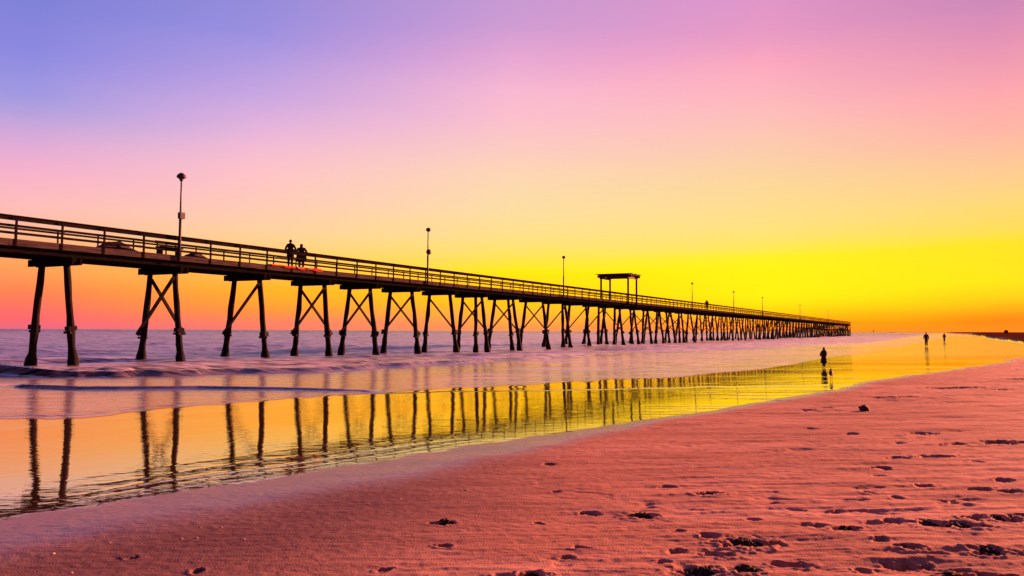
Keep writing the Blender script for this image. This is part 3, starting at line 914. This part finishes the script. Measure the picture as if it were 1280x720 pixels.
# ------------------------------------------------------------------ small far things
hb_ = at_z(1257, 418.2, 1.0); hy = 480.0
hp = Vector((hy * (1257 - 640) / 1000, hy, 1.25))
ht = empty('beach_hut', tuple(hp), .2); tag(ht, 'tiny dark gabled hut on the far shore at the right horizon', 'hut')
MB().box((0, 0, .75), (1.5, 1.4, 1.5)).build('wall', M['hut'], ht)
rf2 = MB(); rf2.v = [Vector(p) for p in ((-.95, -.9, 1.5), (.95, -.9, 1.5), (0, -.9, 2.3), (-.95, .9, 1.5), (.95, .9, 1.5), (0, .9, 2.3))]
rf2.f = [[0, 1, 2], [5, 4, 3], [0, 2, 5, 3], [1, 4, 5, 2], [0, 3, 4, 1]]
rf2.build('roof', M['roof'], ht)
MB().box((0, -.72, .6), (.6, .05, 1.2)).build('door', M['roof'], ht)
by = 1500.
bt = empty('sailboat', (by * (1092 - 640) / 1000, by, 0), .5); tag(bt, 'tiny sailboat on the horizon just right of the pier end', 'boat')
hu = MB(); hu.v = [Vector(p) for p in ((-3, -.9, .9), (3.6, 0, 1.1), (-3, .9, .9), (-2.6, -.5, -.2), (2.6, 0, -.2), (-2.6, .5, -.2))]
hu.f = [[0, 1, 2], [3, 5, 4], [0, 3, 4, 1], [2, 1, 4, 5], [0, 2, 5, 3]]
hu.build('hull', M['hut'], bt)
MB().tube([(0, 0, 1), (0, 0, 9)], [.09, .06], 6).build('mast', M['hut'], bt)
sl_ = MB(); sl_.v = [Vector(p) for p in ((-.1, 0, 8.8), (-.1, 0, 1.8), (-2.7, .1, 1.8), (-.1, .03, 8.8), (-.1, .03, 1.8), (-2.7, .13, 1.8))]
sl_.f = [[0, 1, 2], [5, 4, 3], [0, 3, 4, 1], [1, 4, 5, 2], [2, 5, 3, 0]]
sl_.build('sail', M['sail'], bt)

# ------------------------------------------------------------------ beach bits
def rock(name, px, py, w, label, cat, seed, mat='stone', grp=None, flat=.6):
    p = ground_at(px, py); r = w / 2 / 1000 * p.y
    mb = MB().ball((0, 0, 0), 1, 18, 12)
    for v in mb.v:
        k = 1 + .35 * mn.noise(v * 1.6 + Vector((seed, 0, 0))) + .12 * mn.noise(v * 5 + Vector((seed, 3, 0)))
        v.x *= k * r; v.y *= k * r * .9; v.z *= k * r * flat
    o = mb.build(name, M[mat], None, True); o.location = (p.x, p.y, p.z + r * flat * .45)
    tag(o, label, cat, grp); return o
rock('stone', 1080, 513, 13, 'dark round stone alone on the red sand below the child', 'stone', 3, flat=.7)
fill_mat = base_mat('dent_fill', (.022, .020, .010), .8, .3, .6, 30)  # dark tufts added inside the sand dents to make them darker
DENT_FILLS = [(928, 676, 46, 'largest ragged black added clump, in the trampled sand right of centre'), (664, 717, 28, 'dark added clump at the bottom edge left of all the other clumps'),
 (878, 711, 46, 'long low added streak near the bottom edge, below the largest clump'), (932, 709, 28, 'short added clump at the bottom, right beside a longer streak'),
 (1231, 687, 38, 'broad black added clump at lower right near the photo edge'), (1196, 655, 30, 'thick right end of the added dark streak crossing the right sand'),
 (1160, 654, 32, 'thin left end of the added dark streak crossing the right sand'), (1245, 647, 34, 'slim added strand just above the broad clump near the right edge'),
 (801, 642, 24, 'small added tuft alone on smooth sand in mid foreground'), (884, 617, 22, 'small dark added tuft beyond the mid foreground, on smooth sand'),
 (1190, 717, 28, 'dark added clump cut by the bottom edge at lower right'), (1055, 660, 20, 'small added tuft between the largest clump and the right streak'),
 (557, 651, 18, 'leftmost small added tuft, on plain sand'), (1125, 682, 20, 'small added tuft left of the broad lower right clump')]
for i, (px, py, w, lab) in enumerate(DENT_FILLS):
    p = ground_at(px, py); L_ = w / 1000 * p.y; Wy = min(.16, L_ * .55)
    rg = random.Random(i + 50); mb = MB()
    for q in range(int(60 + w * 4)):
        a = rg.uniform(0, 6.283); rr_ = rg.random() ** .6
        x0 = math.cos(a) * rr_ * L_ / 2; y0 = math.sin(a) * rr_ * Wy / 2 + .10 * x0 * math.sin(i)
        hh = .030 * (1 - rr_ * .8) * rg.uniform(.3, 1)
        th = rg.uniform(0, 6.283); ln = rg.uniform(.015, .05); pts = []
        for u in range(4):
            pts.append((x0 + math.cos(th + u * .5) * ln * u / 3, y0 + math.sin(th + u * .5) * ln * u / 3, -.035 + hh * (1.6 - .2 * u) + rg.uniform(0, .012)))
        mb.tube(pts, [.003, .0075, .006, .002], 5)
    o = mb.build('dent_fill', fill_mat, None); o.location = (p.x, p.y, p.z)
    tag(o, lab, 'dent_fill', 'dark clumps added in the sand dents')
pos_s = [(176, 681), (245, 674), (226, 675), (276, 661), (136, 680), (250, 661), (305, 676), (66, 694), (88, 718), (460, 632), (500, 625), (582, 614), (735, 579), (712, 582), (430, 659)]  # small pale flecks scattered over the sand
for i, (px, py) in enumerate(pos_s):
    p = ground_at(px, py)
    mb = MB().ball((0, 0, 0), 1, 10, 6)
    L_ = random.uniform(.010, .020)
    for v in mb.v:
        v.x *= L_ * (1 + .4 * mn.noise(v * 2 + Vector((i, 0, 0)))); v.y *= L_ * .7; v.z = max(v.z, -.2) * L_ * .4
    o = mb.build('fleck', M['fleck'], None, True); o.location = (p.x, p.y, p.z + .008); o.rotation_euler = (0, 0, random.uniform(0, 6))
    tag(o, 'small pale fleck lying on the damp sand', 'fleck', 'pale flecks on the sand')

# ------------------------------------------------------------------ render settings
sc.view_settings.view_transform = 'Standard'
sc.view_settings.look = 'None'
sc.view_settings.exposure = EXPO
sc.view_settings.gamma = 1
sc.view_settings.use_curve_mapping = False
sc.render.engine = 'CYCLES'
sc.cycles.use_denoising = True
sc.cycles.max_bounces = 6
sc.cycles.sample_clamp_indirect = 8
